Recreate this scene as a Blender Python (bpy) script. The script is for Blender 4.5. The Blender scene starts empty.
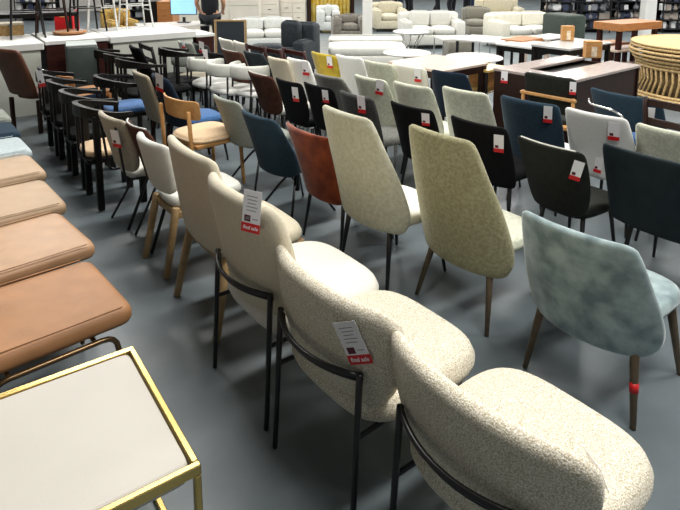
import bpy, bmesh, math, random
from mathutils import Vector, Matrix
random.seed(7)
C = bpy.context.scene.collection
PI = math.pi
D2R = math.radians

# ------------------------------------------------------------------ camera model (680x510 photograph)
F, CY, YH, XV, CH = 600.0, 57.0, -40.0, 1205.0, 1.9
TH = math.atan((CY - YH) / F)
PSI = math.atan((F / math.cos(TH)) / (XV - 340.0))
FW = Vector((math.sin(PSI) * math.cos(TH), math.cos(PSI) * math.cos(TH), -math.sin(TH)))
RT = Vector((math.cos(PSI), -math.sin(PSI), 0))
UP = RT.cross(FW)
CAM = Vector((0, 0, CH))
def ray(px, py): return FW + RT * ((px - 340) / F) + UP * ((CY - py) / F)
def at(px, py, z=0.0):
    d = ray(px, py); t = (z - CH) / d.z
    return Vector((d.x * t, d.y * t, z))

# ------------------------------------------------------------------ materials
MATS = {}
def mat(name, col, rough=.6, metal=0, var=0., vscale=20, bump=0., bscale=200, col2=None, emit=0, sheen=0, spec=.5, detail=3):
    if name in MATS: return MATS[name]
    m = bpy.data.materials.new(name); m.use_nodes = True
    nt = m.node_tree; b = nt.nodes['Principled BSDF']
    b.inputs['Base Color'].default_value = (*col, 1)
    b.inputs['Roughness'].default_value = rough
    b.inputs['Metallic'].default_value = metal
    b.inputs['Specular IOR Level'].default_value = spec
    if sheen:
        b.inputs['Sheen Weight'].default_value = sheen
        b.inputs['Sheen Roughness'].default_value = .4
    if emit:
        b.inputs['Emission Color'].default_value = (*col, 1); b.inputs['Emission Strength'].default_value = emit
    tc = nt.nodes.new('ShaderNodeTexCoord')
    if var or col2:
        n = nt.nodes.new('ShaderNodeTexNoise'); n.inputs['Scale'].default_value = vscale; n.inputs['Detail'].default_value = detail
        nt.links.new(tc.outputs['Object'], n.inputs['Vector'])
        r = nt.nodes.new('ShaderNodeValToRGB')
        r.color_ramp.elements[0].position = .35; r.color_ramp.elements[1].position = .65
        c2 = col2 if col2 else tuple(min(1, c * (1 + var)) for c in col)
        c1 = col if col2 else tuple(c * (1 - var) for c in col)
        r.color_ramp.elements[0].color = (*c1, 1); r.color_ramp.elements[1].color = (*c2, 1)
        nt.links.new(n.outputs['Fac'], r.inputs['Fac']); nt.links.new(r.outputs['Color'], b.inputs['Base Color'])
    if bump:
        n = nt.nodes.new('ShaderNodeTexNoise'); n.inputs['Scale'].default_value = bscale; n.inputs['Detail'].default_value = 2
        nt.links.new(tc.outputs['Object'], n.inputs['Vector'])
        bp = nt.nodes.new('ShaderNodeBump'); bp.inputs['Strength'].default_value = bump; bp.inputs['Distance'].default_value = .004
        nt.links.new(n.outputs['Fac'], bp.inputs['Height']); nt.links.new(bp.outputs['Normal'], b.inputs['Normal'])
    MATS[name] = m
    return m
def fab(name, col, var=.12, vs=60, bump=.5, bs=350, sheen=.25, rough=.9, col2=None): return mat(name, col, rough, 0, var, vs, bump, bs, col2, sheen=sheen, spec=.2)
def wood(name, c1, c2, rough=.4):
    if name in MATS: return MATS[name]
    m = bpy.data.materials.new(name); m.use_nodes = True; nt = m.node_tree; b = nt.nodes['Principled BSDF']
    b.inputs['Roughness'].default_value = rough; b.inputs['Specular IOR Level'].default_value = .5 if c2[0] > .2 else .2
    tc = nt.nodes.new('ShaderNodeTexCoord'); mp = nt.nodes.new('ShaderNodeMapping'); mp.inputs['Scale'].default_value = (3, 14, 14)
    n = nt.nodes.new('ShaderNodeTexNoise'); n.inputs['Scale'].default_value = 3; n.inputs['Detail'].default_value = 5; n.inputs['Distortion'].default_value = .6
    r = nt.nodes.new('ShaderNodeValToRGB'); r.color_ramp.elements[0].color = (*c1, 1); r.color_ramp.elements[1].color = (*c2, 1)
    r.color_ramp.elements[0].position = .3; r.color_ramp.elements[1].position = .7
    nt.links.new(tc.outputs['Object'], mp.inputs['Vector']); nt.links.new(mp.outputs[0], n.inputs['Vector'])
    nt.links.new(n.outputs['Fac'], r.inputs['Fac']); nt.links.new(r.outputs['Color'], b.inputs['Base Color'])
    MATS[name] = m; return m

BOUCLE = mat('boucle', (.46, .395, .27), .95, 0, 0, 230, .8, 200, (.90, .85, .73), sheen=.15, spec=.1, detail=2)
CREAM = fab('cream_fabric', (.68, .615, .47), .05, 90)
CREAM2 = fab('cream_light', (.80, .77, .68), .05, 90)
GREEN = fab('sage_chenille', (.50, .485, .36), .2, 45, .7, 160, col2=(.61, .595, .47))
GREEN_L = fab('pale_sage', (.60, .61, .49), .12, 50, .5, 160)
OLIVE = fab('olive_chenille', (.31, .285, .165), .2, 60, .7, 120, col2=(.43, .405, .25))
AQUA = mat('ice_blue_velvet', (.15, .21, .225), .75, 0, 0, 10, .2, 60, (.36, .455, .455), sheen=.6, spec=.3, detail=5)
WHITE = fab('white_fabric', (.80, .80, .77), .04, 90)
OFFW = fab('off_white_fabric', (.66, .66, .60), .05, 90)
RUST = mat('rust_velvet', (.14, .022, .006), .7, 0, 0, 12, .2, 90, (.27, .055, .014), sheen=.4, spec=.2, detail=5)
BLUE = fab('dusty_blue', (.022, .045, .068), .15, 60, .5, 200, .08)
NAVY = fab('navy_fabric', (.007, .016, .032), .2, 60, .4, 200, .05)
BRIGHTBLUE = fab('denim_blue', (.05, .13, .30), .15, 60)
GREYG = fab('grey_green_fabric', (.31, .33, .29), .12, 80)
GREY = fab('mid_grey_fabric', (.22, .22, .20), .2, 60)
DGREY = fab('charcoal_fabric', (.05, .052, .05), .3, 60, .5, 200, .1)
BROWNF = mat('brown_suede', (.07, .028, .018), .8, 0, .2, 20, .3, 80, spec=.2)
SLATE = mat('slate_leather', (.018, .027, .032), .6, 0, .12, 12, .3, 260, spec=.18)
OLIVEBLK = mat('dark_olive_leather', (.013, .014, .011), .6, 0, .2, 30, .3, 260, spec=.18)
BLACKF = mat('black_upholstery', (.006, .006, .007), .7, 0, .2, 30, .2, 260, spec=.12)
TAN = mat('tan_leather', (.44, .215, .095), .5, 0, .08, 8, .2, 300, spec=.4)
TAN_LIT = mat('tan_leather_lit', (.50, .29, .155), .42, 0, .08, 8, .2, 300, spec=.5)  # same tan leather, reflected light on the second seat put into its colour
TANL = mat('pale_tan_leather', (.50, .345, .215), .5, 0, .06, 8, .2, 300, spec=.4)
TAN_RIB = fab('tan_ribbed', (.38, .33, .24), .1, 40)
PEACH = fab('peach_fabric', (.66, .48, .30), .08, 60)
BEIGE = fab('beige_fabric', (.45, .40, .31), .12, 60)
YELLOW = mat('mustard_velvet', (.50, .36, .015), .7, 0, .12, 20, .2, 80, sheen=.3)
BLKM = mat('black_metal', (.008, .008, .009), .35, 0, spec=.5)
BRONZE = mat('bronze_metal', (.20, .13, .07), .3, .9)
BRZLEG = mat('brown_metal_leg', (.13, .095, .06), .4, .5, .1, 30)
GOLD = mat('gold_metal', (.74, .55, .20), .25, 1.0)
CHROME = mat('grey_metal', (.62, .62, .60), .25, .9)
OAK = wood('oak_wood', (.30, .19, .085), (.42, .28, .13))
HONEY = wood('honey_wood', (.42, .20, .06), (.56, .30, .10))
WALNUT = wood('walnut_wood', (.014, .006, .004), (.03, .012, .008), .4)
EBONY = wood('ebony_wood', (.004, .0035, .003), (.008, .007, .006), .45)
CHERRY = wood('cherry_wood', (.022, .005, .004), (.045, .011, .008), .45)
ORANGEW = wood('orange_wood', (.30, .12, .035), (.45, .19, .06), .4)
RATTAN = mat('rattan', (.55, .38, .17), .6, 0, .3, 40, .5, 60)
PINKW = mat('bleached_wood', (.56, .44, .36), .35, 0, .08, 12)
WHITEP = mat('white_paint', (.68, .68, .65), .35, 0, .03, 5)
CARD = mat('tag_card', (.85, .83, .84), .5, 0, .02, 30)
RED = mat('tag_red', (.62, .012, .015), .45, 0, .04, 30)
INK = mat('tag_ink', (.25, .24, .27), .6, 0, .05, 30)
DKRED = mat('tag_dark_red', (.10, .005, .015), .6, 0, .05, 30)
SKIN = mat('skin', (.52, .28, .17), .5, 0, .05, 10)
CLOTHB = fab('black_cloth', (.012, .013, .016), .2, 20)

# ------------------------------------------------------------------ mesh builder
def sgnpow(v, p): return math.copysign(abs(v) ** p, v)
class MB:
    def __init__(s): s.v = []; s.f = []; s.sm = []
    def add(s, vs, fs, smooth=True):
        o = len(s.v); s.v += [tuple(v) for v in vs]; s.f += [tuple(i + o for i in f) for f in fs]; s.sm += [smooth] * len(fs)
        return s
    def loft(s, rings, smooth=True, caps=True, closed=False):
        n = len(rings[0]); vs = [p for r in rings for p in r]; fs = []
        R = len(rings)
        for i in range(R if closed else R - 1):
            for j in range(n):
                a = i * n + j; b = i * n + (j + 1) % n; c = ((i + 1) % R) * n + (j + 1) % n; d = ((i + 1) % R) * n + j
                fs.append((a, b, c, d))
        if caps and not closed:
            fs.append(tuple(range(n - 1, -1, -1))); fs.append(tuple((R - 1) * n + j for j in range(n)))
        return s.add(vs, fs, smooth)
    def box(s, c, d, rz=0, bevel=0.004):
        # bevelled box, centre c, size d
        b = min(bevel, min(d) * .3); hx, hy, hz = d[0] / 2, d[1] / 2, d[2] / 2
        def ring(z, e):
            x, y = hx - e, hy - e
            pts = [(x, y - b), (x - b, y), (-x + b, y), (-x, y - b), (-x, -y + b), (-x + b, -y), (x - b, -y), (x, -y + b)]
            ca, sa = math.cos(rz), math.sin(rz)
            return [(c[0] + p[0] * ca - p[1] * sa, c[1] + p[0] * sa + p[1] * ca, c[2] + z) for p in pts]
        return s.loft([ring(-hz, b), ring(-hz + b, 0), ring(hz - b, 0), ring(hz, b)], smooth=False)
    def cyl(s, p0, p1, r0, r1=None, n=10):
        r1 = r0 if r1 is None else r1
        p0 = Vector(p0); p1 = Vector(p1); d = (p1 - p0).normalized()
        a = d.orthogonal().normalized(); b = d.cross(a)
        rg = lambda p, r: [p + (a * math.cos(2 * PI * k / n) + b * math.sin(2 * PI * k / n)) * r for k in range(n)]
        return s.loft([rg(p0, r0 * .8), rg(p0 + d * r0 * .2, r0), rg(p1 - d * r1 * .2, r1), rg(p1, r1 * .8)])
    def tube(s, path, r, n=8, fillet=0.0, closed=False):
        P = [Vector(p) for p in path]
        if fillet:
            Q = [P[0]]
            for i in range(1, len(P) - 1):
                a, b, c = P[i - 1], P[i], P[i + 1]
                f = min(fillet, (a - b).length * .45, (c - b).length * .45)
                A = b + (a - b).normalized() * f; B = b + (c - b).normalized() * f
                for k in range(5):
                    t = k / 4; Q.append(A * (1 - t) ** 2 + b * 2 * t * (1 - t) + B * t * t)
            Q.append(P[-1]); P = Q
        rings = []; N = None; L = len(P)
        for i, p in enumerate(P):
            if closed: t = (P[(i + 1) % L] - P[i - 1]).normalized()
            else: t = (P[min(i + 1, L - 1)] - P[max(i - 1, 0)]).normalized()
            if N is None: N = t.orthogonal().normalized()
            N = (N - t * N.dot(t)).normalized(); B = t.cross(N)
            rings.append([p + (N * math.cos(2 * PI * k / n) + B * math.sin(2 * PI * k / n)) * r for k in range(n)])
        return s.loft(rings, closed=closed)
    def slab(s, z0, z1, w, xf, t, wrap, outline, nz=16, n=28, edge=.5, p=.42, sag=0):
        # upright cushion: rings stacked in z. w(v)=half width via outline; xf(v)=centre x; wrap=edges pulled forward
        def hw(v):
            for i, ((a, wa), (b, wb)) in enumerate(zip(outline, outline[1:])):
                if v <= b:
                    u = (v - a) / (b - a)
                    m0 = (wb - wa) / (b - a); m1 = m0
                    if i > 0: m0 = (wb - outline[i - 1][1]) / (b - outline[i - 1][0])
                    if i + 2 < len(outline): m1 = (outline[i + 2][1] - wa) / (outline[i + 2][0] - a)
                    h = b - a
                    return w * ((2*u**3 - 3*u*u + 1) * wa + (u**3 - 2*u*u + u) * h * m0 + (-2*u**3 + 3*u*u) * wb + (u**3 - u*u) * h * m1)
            return w * outline[-1][1]
        rings = []
        e = t * edge / (z1 - z0)
        vs = [0, e * .15, e * .5, e] + [e + (1 - 2 * e) * k / nz for k in range(1, nz)] + [1 - e, 1 - e * .5, 1 - e * .15, 1]
        for v in vs:
            k = 1.0
            if v < e: k = math.sqrt(max(0, 1 - (1 - v / e) ** 2))
            if v > 1 - e: k = math.sqrt(max(0, 1 - ((v - 1 + e) / e) ** 2))
            k = max(k, .12)
            W = hw(v) - t * edge * (1 - k) ; T = t / 2 * k
            ring = []
            for j in range(n):
                a = 2 * PI * j / n
                y = W * sgnpow(math.cos(a), .75); dx = T * sgnpow(math.sin(a), p)
                q = min(1, abs(y) / w)
                wr = wrap(v) if callable(wrap) else wrap
                ring.append((xf(v) + dx + wr * q ** 2.2, y, z0 + (z1 - z0) * v - sag * q ** 2.5 * v))
            rings.append(ring)
        return s.loft(rings)
    def pad(s, cx, cy, sx, sy, z0, z1, p=.45, n=32, edge=.03, taper=0, crown=.012, tilt=0):
        # seat cushion: superellipse outline, soft edges; taper narrows the back
        rings = []; h = z1 - z0; e = min(edge, h / 2)
        lv = [(0, e), (e * .3, e * .3), (e, 0), (h - e, 0), (h - e * .4, e * .25), (h - e * .1, e * .65), (h, e * 1.2), (h + crown * .6, min(sx, sy) * .22), (h + crown, min(sx, sy) * .42)]
        for dz, ins in lv:
            ring = []
            for j in range(n):
                a = 2 * PI * j / n
                x = (sx / 2 - ins) * sgnpow(math.cos(a), p); y = (sy / 2 - ins) * sgnpow(math.sin(a), p)
                y *= 1 - taper * (0.5 - x / sx)
                ring.append((cx + x, cy + y, z0 + dz + tilt * x))
            rings.append(ring)
        return s.loft(rings)
    def lathe(s, c, prof, n=24):
        rings = [[(c[0] + r * math.cos(2 * PI * k / n), c[1] + r * math.sin(2 * PI * k / n), c[2] + z) for k in range(n)] for r, z in prof]
        return s.loft(rings)
    def build(s, name, m, parent=None, kind=None, label=None):
        me = bpy.data.meshes.new(name); me.from_pydata(s.v, [], s.f)
        bm = bmesh.new(); bm.from_mesh(me); bmesh.ops.recalc_face_normals(bm, faces=bm.faces); bm.to_mesh(me); bm.free()
        me.polygons.foreach_set('use_smooth', s.sm); me.materials.append(m)
        o = bpy.data.objects.new(name, me); C.objects.link(o)
        if parent: o.parent = parent
        if kind: o['kind'] = kind
        if label: o['label'] = label
        return o
def tag(o, label, cat, group=None):
    o['label'] = label; o['category'] = cat
    if group: o['group'] = group
    return o
def thing(name, label, cat, loc=(0, 0, 0), rz=0, group=None):
    o = bpy.data.objects.new(name, None); C.objects.link(o); o.empty_display_size = .1
    o.location = loc; o.rotation_euler = (0, 0, rz)
    return tag(o, label, cat, group)
def struct(mb, name, m): return mb.build(name, m, kind='structure')

# ------------------------------------------------------------------ setting
FLOOR = bpy.data.materials.new('floor_vinyl'); FLOOR.use_nodes = True
nt = FLOOR.node_tree; b = nt.nodes['Principled BSDF']
tc = nt.nodes.new('ShaderNodeTexCoord')
n1 = nt.nodes.new('ShaderNodeTexNoise'); n1.inputs['Scale'].default_value = 1.3; n1.inputs['Detail'].default_value = 8; n1.inputs['Roughness'].default_value = .62
r1 = nt.nodes.new('ShaderNodeValToRGB'); r1.color_ramp.elements[0].color = (.095, .116, .127, 1); r1.color_ramp.elements[1].color = (.165, .195, .21, 1)
r1.color_ramp.elements[0].position = .3; r1.color_ramp.elements[1].position = .7
n2 = nt.nodes.new('ShaderNodeTexNoise'); n2.inputs['Scale'].default_value = 5; n2.inputs['Detail'].default_value = 4
r2 = nt.nodes.new('ShaderNodeMapRange'); r2.inputs['To Min'].default_value = .28; r2.inputs['To Max'].default_value = .5
nt.links.new(tc.outputs['Object'], n1.inputs['Vector']); nt.links.new(n1.outputs['Fac'], r1.inputs['Fac']); nt.links.new(r1.outputs['Color'], b.inputs['Base Color'])
nt.links.new(tc.outputs['Object'], n2.inputs['Vector']); nt.links.new(n2.outputs['Fac'], r2.inputs['Value']); nt.links.new(r2.outputs['Result'], b.inputs['Roughness'])
struct(MB().box((11, 9, -.05), (34, 30, .1)), 'floor', FLOOR)
WALLM = mat('wall_paint', (.48, .47, .44), .8, 0, .04, 2)
struct(MB().box((11, 24.05, 2.2), (34, .1, 4.5)), 'wall_back', WALLM)
struct(MB().box((28.05, 9, 2.2), (.1, 30, 4.5)), 'wall_right', WALLM)
struct(MB().box((-6.05, 9, 2.2), (.1, 30, 4.5)), 'wall_left', WALLM)
CEILM = mat('ceiling_paint', (.32, .32, .31), .9, 0, .03, 2)
struct(MB().box((11, 9, 4.65), (34, 30, .1)), 'ceiling', CEILM)
pb = MB(); p0 = at(367, 57, 0)
pillar = MB().box((p0.x, p0.y, 2.3), (.19, .19, 4.6), -PSI, .01)
struct(pillar, 'trim_1', WHITEP)

# ------------------------------------------------------------------ chairs
def leg_set(t, m, style, hx=.2, hy=.2, top=.41, spread=.05, r=.013, back_dx=0):
    if style == 'taper':
        for sx in (-1, 1):
            for sy in (-1, 1):
                MB().cyl((sx * (hx - spread), sy * (hy - spread * .7), top), (sx * hx + (back_dx if sx < 0 else 0), sy * hy, 0), r * 1.35, r * .75).build('leg', m, t)
    elif style == 'square':
        for sx in (-1, 1):
            for sy in (-1, 1):
                MB().box((sx * hx, sy * hy, top / 2), (r * 2, r * 2, top)).build('leg', m, t)
    elif style == 'star':
        MB().cyl((0, 0, .16), (0, 0, top), .022, .022).build('pedestal', m, t)
        for k in range(4):
            a = PI / 4 + k * PI / 2
            MB().tube([(0, 0, top - .03), (math.cos(a) * .11, math.sin(a) * .11, .24), (math.cos(a) * .29, math.sin(a) * .29, .008)], r * .8, fillet=.06).build('leg', m, t)
    elif style == 'sled':
        for sy in (-1, 1):
            MB().tube([(-hx + .06, sy * hy, top), (-hx - .04, sy * hy, .01), (hx + .03, sy * hy, .01), (hx - .04, sy * hy, top)], r, fillet=.04).build('sled_leg', m, t)
OUT = {
 'taper': [(0, .82), (.07, .94), (.20, 1.0), (.5, .93), (.75, .80), (.95, .69), (1, .62)],
 'tall': [(0, .74), (.10, .92), (.28, 1.0), (.8, .93), (.96, .88), (1, .82)],
 'tub': [(0, .76), (.08, .92), (.28, 1.0), (.7, .90), (.95, .80), (1, .72)],
 'shield': [(0, .66), (.15, .86), (.5, .98), (.88, 1.0), (.97, .96), (1, .90)],
 'rect': [(0, .92), (.1, .98), (.5, 1.0), (.93, .98), (1, .92)],
 'round': [(0, .50), (.2, .80), (.5, 1.0), (.72, .97), (.88, .80), (1, .48)],
}
def shell_chair(name, label, cat, top, ztop, rz, w, m, kind='tub', legs='taper', legm=BLKM, seatm=None, zb=.38, lean=.12, th=.05, wrap=.06,
                seat_w=None, seat_z=.46, seat_d=.46, hx=.22, hy=.21, r=.012, sag=.0, group='dining chairs on sale in rows', spread=.05, piping=None, seat_t=.09):
    """top = world point of the middle of the back's top edge; the chair faces local +x."""
    rz = D2R(rz)
    off = .25 + lean - .5 * wrap
    loc = (top[0] + math.cos(rz) * off, top[1] + math.sin(rz) * off, 0)
    t = thing(name, label, cat, loc, rz, group)
    out = OUT[kind]
    xf = lambda v: -.22 + .0 * v - lean * v ** 1.2 - .03
    MB().slab(zb, ztop, w / 2, xf, th, lambda v: wrap * (1.3 - .5 * v), out, sag=sag).build('backrest', m, t)
    sw = seat_w or w * .86
    sd = seat_d
    MB().pad(-.235 + sd / 2, 0, sd, sw, seat_z - seat_t, seat_z - .012, .55, taper=.10, edge=.035).build('seat', seatm or m, t)
    if legs: leg_set(t, legm, legs, hx, hy, seat_z - seat_t + .005, spread, r)
    if piping:
        pts = []
        hw = w / 2 * .80
        for k in range(13):
            y = -hw + 2 * hw * k / 12; q = abs(y) / (w / 2)
            pts.append((xf(1) + wrap * .8 * q ** 2.2, y, ztop + .001 - .012 * q ** 6 - sag * q ** 2.5))
        MB().tube(pts, .006, 6).build('piping', piping, t, label='pale piping along the top edge')
    return t

# --- the low boucle chairs with a black rail round the back, and their taller neighbour
def rail_chair(name, label, ctr, rz, w, zt, m, sm, zb=.35, zr=.58, lean=.05, th=.066, group='cream chairs with black metal rail frames', kind='round', seat_w=.56):
    t = thing(name, label, 'chair', (ctr[0], ctr[1], 0), D2R(rz), group)
    xf = lambda v: -.225 + .04 * (1 - v) ** 2 - lean * v
    out = {'round': [(0, .36), (.15, .66), (.40, .89), (.72, 1.0), (.93, .99), (1, .92)],
           'high': [(0, .42), (.15, .70), (.36, .92), (.65, 1.0), (.92, .93), (1, .80)]}[kind]
    MB().slab(zb, zt, w / 2, xf, th, .09, out, sag=.02, nz=22, n=36).build('backrest', m, t)
    MB().pad(.055, 0, .60, seat_w + .06, .365, .475, .55, n=44, edge=.045, taper=.04, crown=.018).build('seat', sm, t)
    hy = .235; xr = -.25
    arc = []
    for k in range(15):
        a = -1 + 2 * k / 14
        arc.append((xr - .075 * (1 - a * a), a * hy, zr))
    MB().tube(arc, .0095).build('back_rail', BLKM, t)
    arc2 = [(p[0] + .012, p[1], p[2] - .022) for p in arc]
    MB().tube(arc2, .007).build('back_rail', BLKM, t)
    for s in (-1, 1):
        MB().cyl((xr, s * hy, zr + .008), (xr - .035, s * (hy + .005), 0), .012, .0105).build('leg', BLKM, t)
        MB().cyl((.25, s * .22, .38), (.28, s * .235, 0), .012, .0105).build('leg', BLKM, t)
        MB().tube([(xr - .01, s * hy, .36), (.25, s * .22, .36)], .009).build('side_rail', BLKM, t)
    return t
rail_chair('dining_chair', 'cream boucle chair with low rounded back and black rail, nearest the camera at bottom right', (1.33, .985), 3, .69, .795, BOUCLE, BOUCLE)
rail_chair('dining_chair', 'cream boucle chair with low rounded back and black rail, tilted price tag on its back', (1.29, 1.635), 3, .70, .825, BOUCLE, BOUCLE)
rail_chair('dining_chair', 'smooth cream chair with tall rounded back and black rail, upright price tag on its back', (1.285, 2.21), 2, .62, .975, CREAM, CREAM2, kind='high', lean=.09, seat_w=.56)

# --- wooden framed cream chairs
def wood_frame_chair(name, label, top, rz, w, zt, m, legm, zb=.42, lean=.08, kind='tub', th=.06, sm=None):
    rz = D2R(rz); off = .235 + lean - .02
    t = thing(name, label, 'chair', (top[0] + math.cos(rz) * off, top[1] + math.sin(rz) * off, 0), rz, 'dining chairs on sale in rows')
    xf = lambda v: -.235 - lean * v
    MB().slab(zb, zt, w / 2, xf, th, .05, OUT[kind]).build('backrest', m, t)
    MB().pad(.03, 0, .48, w * .92, .40, .475, .5, taper=.1).build('seat', sm or m, t)
    MB().box((.02, 0, .375), (.46, w * .80, .05), 0, .008).build('seat_frame', legm, t)
    for s in (-1, 1):
        MB().cyl((-.20, s * w * .35, .42), (-.29, s * w * .40, 0), .025, .020).build('leg', legm, t)
        MB().cyl((.21, s * w * .38, .39), (.225, s * w * .40, 0), .020, .014).build('leg', legm, t)
    return t
wood_frame_chair('dining_chair', 'cream chair with tall tapering back on light oak legs, just behind the black-railed row', at(187, 146, .96), 1, .66, .96, CREAM, OAK, kind='tall')
wood_frame_chair('dining_chair', 'small off-white chair with notched padded back on oak legs, beside the aisle', at(148, 138, .84), 4, .42, .84, OFFW, OAK, zb=.50, kind='shield')

# --- dark brown shell chair and beige chair with wire frame
t = shell_chair('dining_chair', 'dark brown shell chair with white piped rim on slanted black legs', 'chair', at(137, 125, .82), .83, 3, .42, BROWNF, 'tub', None, BLKM, lean=.12, seat_w=.32, th=.035, wrap=.09, zb=.42, piping=WHITEP)
for s in (-1, 1):
    MB().tube([(.17, s * .17, .385), (-.20, s * .19, .385), (-.35, s * .22, .008)], .012, fillet=.03).build('leg', BLKM, t)
    MB().tube([(-.10, s * .17, .385), (.17, s * .17, .385), (.25, s * .22, .008)], .012, fillet=.03).build('leg', BLKM, t)
t = shell_chair('dining_chair', 'grey-beige chair with a thin black tube down its back and a red tag', 'chair', at(110, 115, .84), .84, 8, .44, BEIGE, 'shield', None, BLKM, lean=.09, th=.05, wrap=.05, zb=.44, seatm=OFFW, seat_w=.36)
for s in (-1, 1):
    MB().tube([(-.335, s * .13, .78), (-.29, s * .14, .40), (.20, s * .17, .36), (.24, s * .2, .008)], .0095, fillet=.05).build('frame_tube', BLKM, t)
    MB().tube([(-.05, s * .16, .365), (-.27, s * .2, .008)], .0095).build('leg', BLKM, t)

# --- black wooden armchairs with a bent arm rail
def arm_chair(name, label, ctr, rz, sm, zr=.74, rm=EBONY, hl=False, lr=.021, r=.27, group='black wooden armchairs beside the aisle', sz=.46):
    t = thing(name, label, 'armchair', (ctr[0], ctr[1], 0), D2R(rz), group)
    pts = []
    for k in range(19):
        a = D2R(55 + 250 * k / 18)
        pts.append((r * math.cos(a), r * math.sin(a), zr - .03 * (1 + math.cos(a))))
    rings = []
    for i, p in enumerate(pts):
        a = D2R(55 + 250 * i / 18); d = Vector((math.cos(a), math.sin(a), 0))
        P = Vector(p); w = .028; h = .016 + .03 * max(0, -math.cos(a))
        rings.append([P + d * (w if i_ in (0, 1) else -w) * .7 + Vector((0, 0, h if i_ in (1, 2) else -h)) for i_ in range(4)])
    MB().loft(rings, smooth=False).build('arm_rail', rm, t)
    for a in (125, 235):
        x, y = r * math.cos(D2R(a)), r * math.sin(D2R(a))
        MB().box((x, y, (zr - .02) / 2), (lr * 2, lr * 2, zr - .04), 0, .006).build('leg', rm, t)
    for s in (-1, 1):
        MB().box((.19, s * r * .82, .23), (lr * 2, lr * 2, .46), 0, .006).build('leg', rm, t)
    for s in (-1, 1): MB().box((-r * .92, s * .09, (zr + .40) / 2), (.02, .03, zr - .44), 0, .004).build('back_slat', rm, t)
    MB().box((0, 0, .40), (.42, r * 1.65, .045), 0, .01).build('seat_frame', rm, t)
    MB().pad(0, 0, .42, r * 1.65, .42, sz + .01, .5, edge=.02).build('seat', sm, t)
    return t
arm_chair('armchair', 'black wooden armchair with blonde seat and bent arm rail, closest one to the beige chair', (1.14, 4.80), 0, PEACH, r=.23, lr=.024, zr=.78)
arm_chair('armchair', 'black wooden armchair with black seat and bent arm rail, second along the aisle row', (1.14, 5.33), 0, BLACKF, r=.23, lr=.024, zr=.78)
arm_chair('armchair', 'black wooden armchair with bent arm rail, third along the aisle row', (1.13, 5.86), 0, BLACKF, r=.23, lr=.024, zr=.78)
arm_chair('armchair', 'black wooden armchair with bent arm rail, fourth along the aisle row', (1.12, 6.38), 0, BLACKF, r=.23, lr=.024, zr=.78)
arm_chair('armchair', 'black wooden armchair with blue seat, right of the aisle row of black armchairs', (1.62, 6.05), 0, BRIGHTBLUE, lr=.02)

# --- row behind: big shell chairs
def sc(label, TL, TR, z, rz, w, m, **k):
    mid = ((TL[0] + TR[0]) / 2, (TL[1] + TR[1]) / 2)
    return shell_chair(k.pop('name', 'dining_chair'), label, 'chair', at(*mid, z), z, rz, w, m, **k)
LBc = sc('ice-blue velvet tub chair on splayed brown legs, red tape on one leg', (527, 208), (624, 243), .83, 6, .62, AQUA, kind='tub', legm=BRZLEG, r=.0165, hx=.25, hy=.25, spread=.07, lean=.15, th=.05, wrap=.10, zb=.28, seat_z=.47, seat_w=.54, seat_d=.50)
MB().tube([(-.2165, -.2266, .183), (-.2236, -.2315, .145)], .0185, 12).build('tape_band', RED, LBc, label='red tape wrapped around the leg')
sc('olive textured high-back chair on tapered bronze legs, between the sage high-back and ice-blue chairs', (412, 123), (471, 138), 1.05, 3, .64, OLIVE, kind='taper', legm=BRZLEG, r=.0155, hx=.27, hy=.25, lean=.17, th=.05, wrap=.09, zb=.285, spread=.09, seatm=GREEN_L, seat_w=.52, seat_d=.50)
sc('pale sage high-back chair on black legs, right of the rust velvet chair', (324, 103), (371, 117), 1.07, 2, .64, GREEN, kind='taper', legm=BLKM, r=.013, hx=.24, hy=.22, lean=.15, th=.05, wrap=.09, zb=.37, seatm=CREAM2, seat_w=.50, seat_d=.50)
sc('rust orange velvet chair with curved back on black legs', (288, 123), (326, 136), .83, 3, .56, RUST, kind='shield', legm=BLKM, r=.011, hx=.23, hy=.21, lean=.13, wrap=.08, zb=.34, th=.045)
sc('dusty blue swivel chair with tapering back, left of the rust velvet chair', (240, 109), (276, 118), .82, 5, .54, BLUE, kind='tub', legs='star', lean=.13, wrap=.09, zb=.36, th=.05)
sc('grey-green swivel chair on a black star base, left of the dusty blue chair', (213, 94), (238, 100), .80, 4, .50, GREYG, kind='tub', legs='star', lean=.13, wrap=.09, zb=.38, th=.05)
# wooden armless bent-back chair
def bent_back_chair(label, top, rz, w, zt, wm, sm, cat='chair', group='dining chairs on sale in rows', name='dining_chair'):
    rz = D2R(rz)
    t = thing(name, label, cat, (top[0] + math.cos(rz) * .3, top[1] + math.sin(rz) * .3, 0), rz, group)
    MB().slab(zt - .16, zt, w / 2, lambda v: -.28 - .02 * v, .025, .08, OUT['rect'], nz=6, edge=.4).build('backrest', wm, t)
    MB().pad(.0, 0, .48, w * .92, .42, .48, .55, taper=.1).build('seat', sm, t)
    MB().box((0, 0, .405), (.44, w * .8, .04), 0, .01).build('seat_frame', wm, t)
    for s in (-1, 1):
        MB().cyl((-.285, s * w * .40, zt - .08), (-.25, s * w * .42, 0), .017, .015).build('leg', wm, t)
        MB().cyl((.20, s * w * .40, .42), (.22, s * w * .42, 0), .018, .014).build('leg', wm, t)
    return t
bent_back_chair('honey oak chair with bent back and peach seat, left of the grey-green swivel chair', at(172, 98, .80), 10, .54, .80, HONEY, PEACH)
sc('navy chair with bright blue seat and white tag, left of the honey oak chair', (152, 70), (168, 80), .86, 0, .48, NAVY, kind='tub', seatm=BRIGHTBLUE, lean=.12, wrap=.08)
sc('tan ribbed-back chair on dark legs, left of the navy chair', (134, 70), (145, 75), .86, 2, .42, TAN_RIB, kind='rect', legm=WALNUT, legs='taper', r=.016, lean=.12, wrap=.02)
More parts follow.
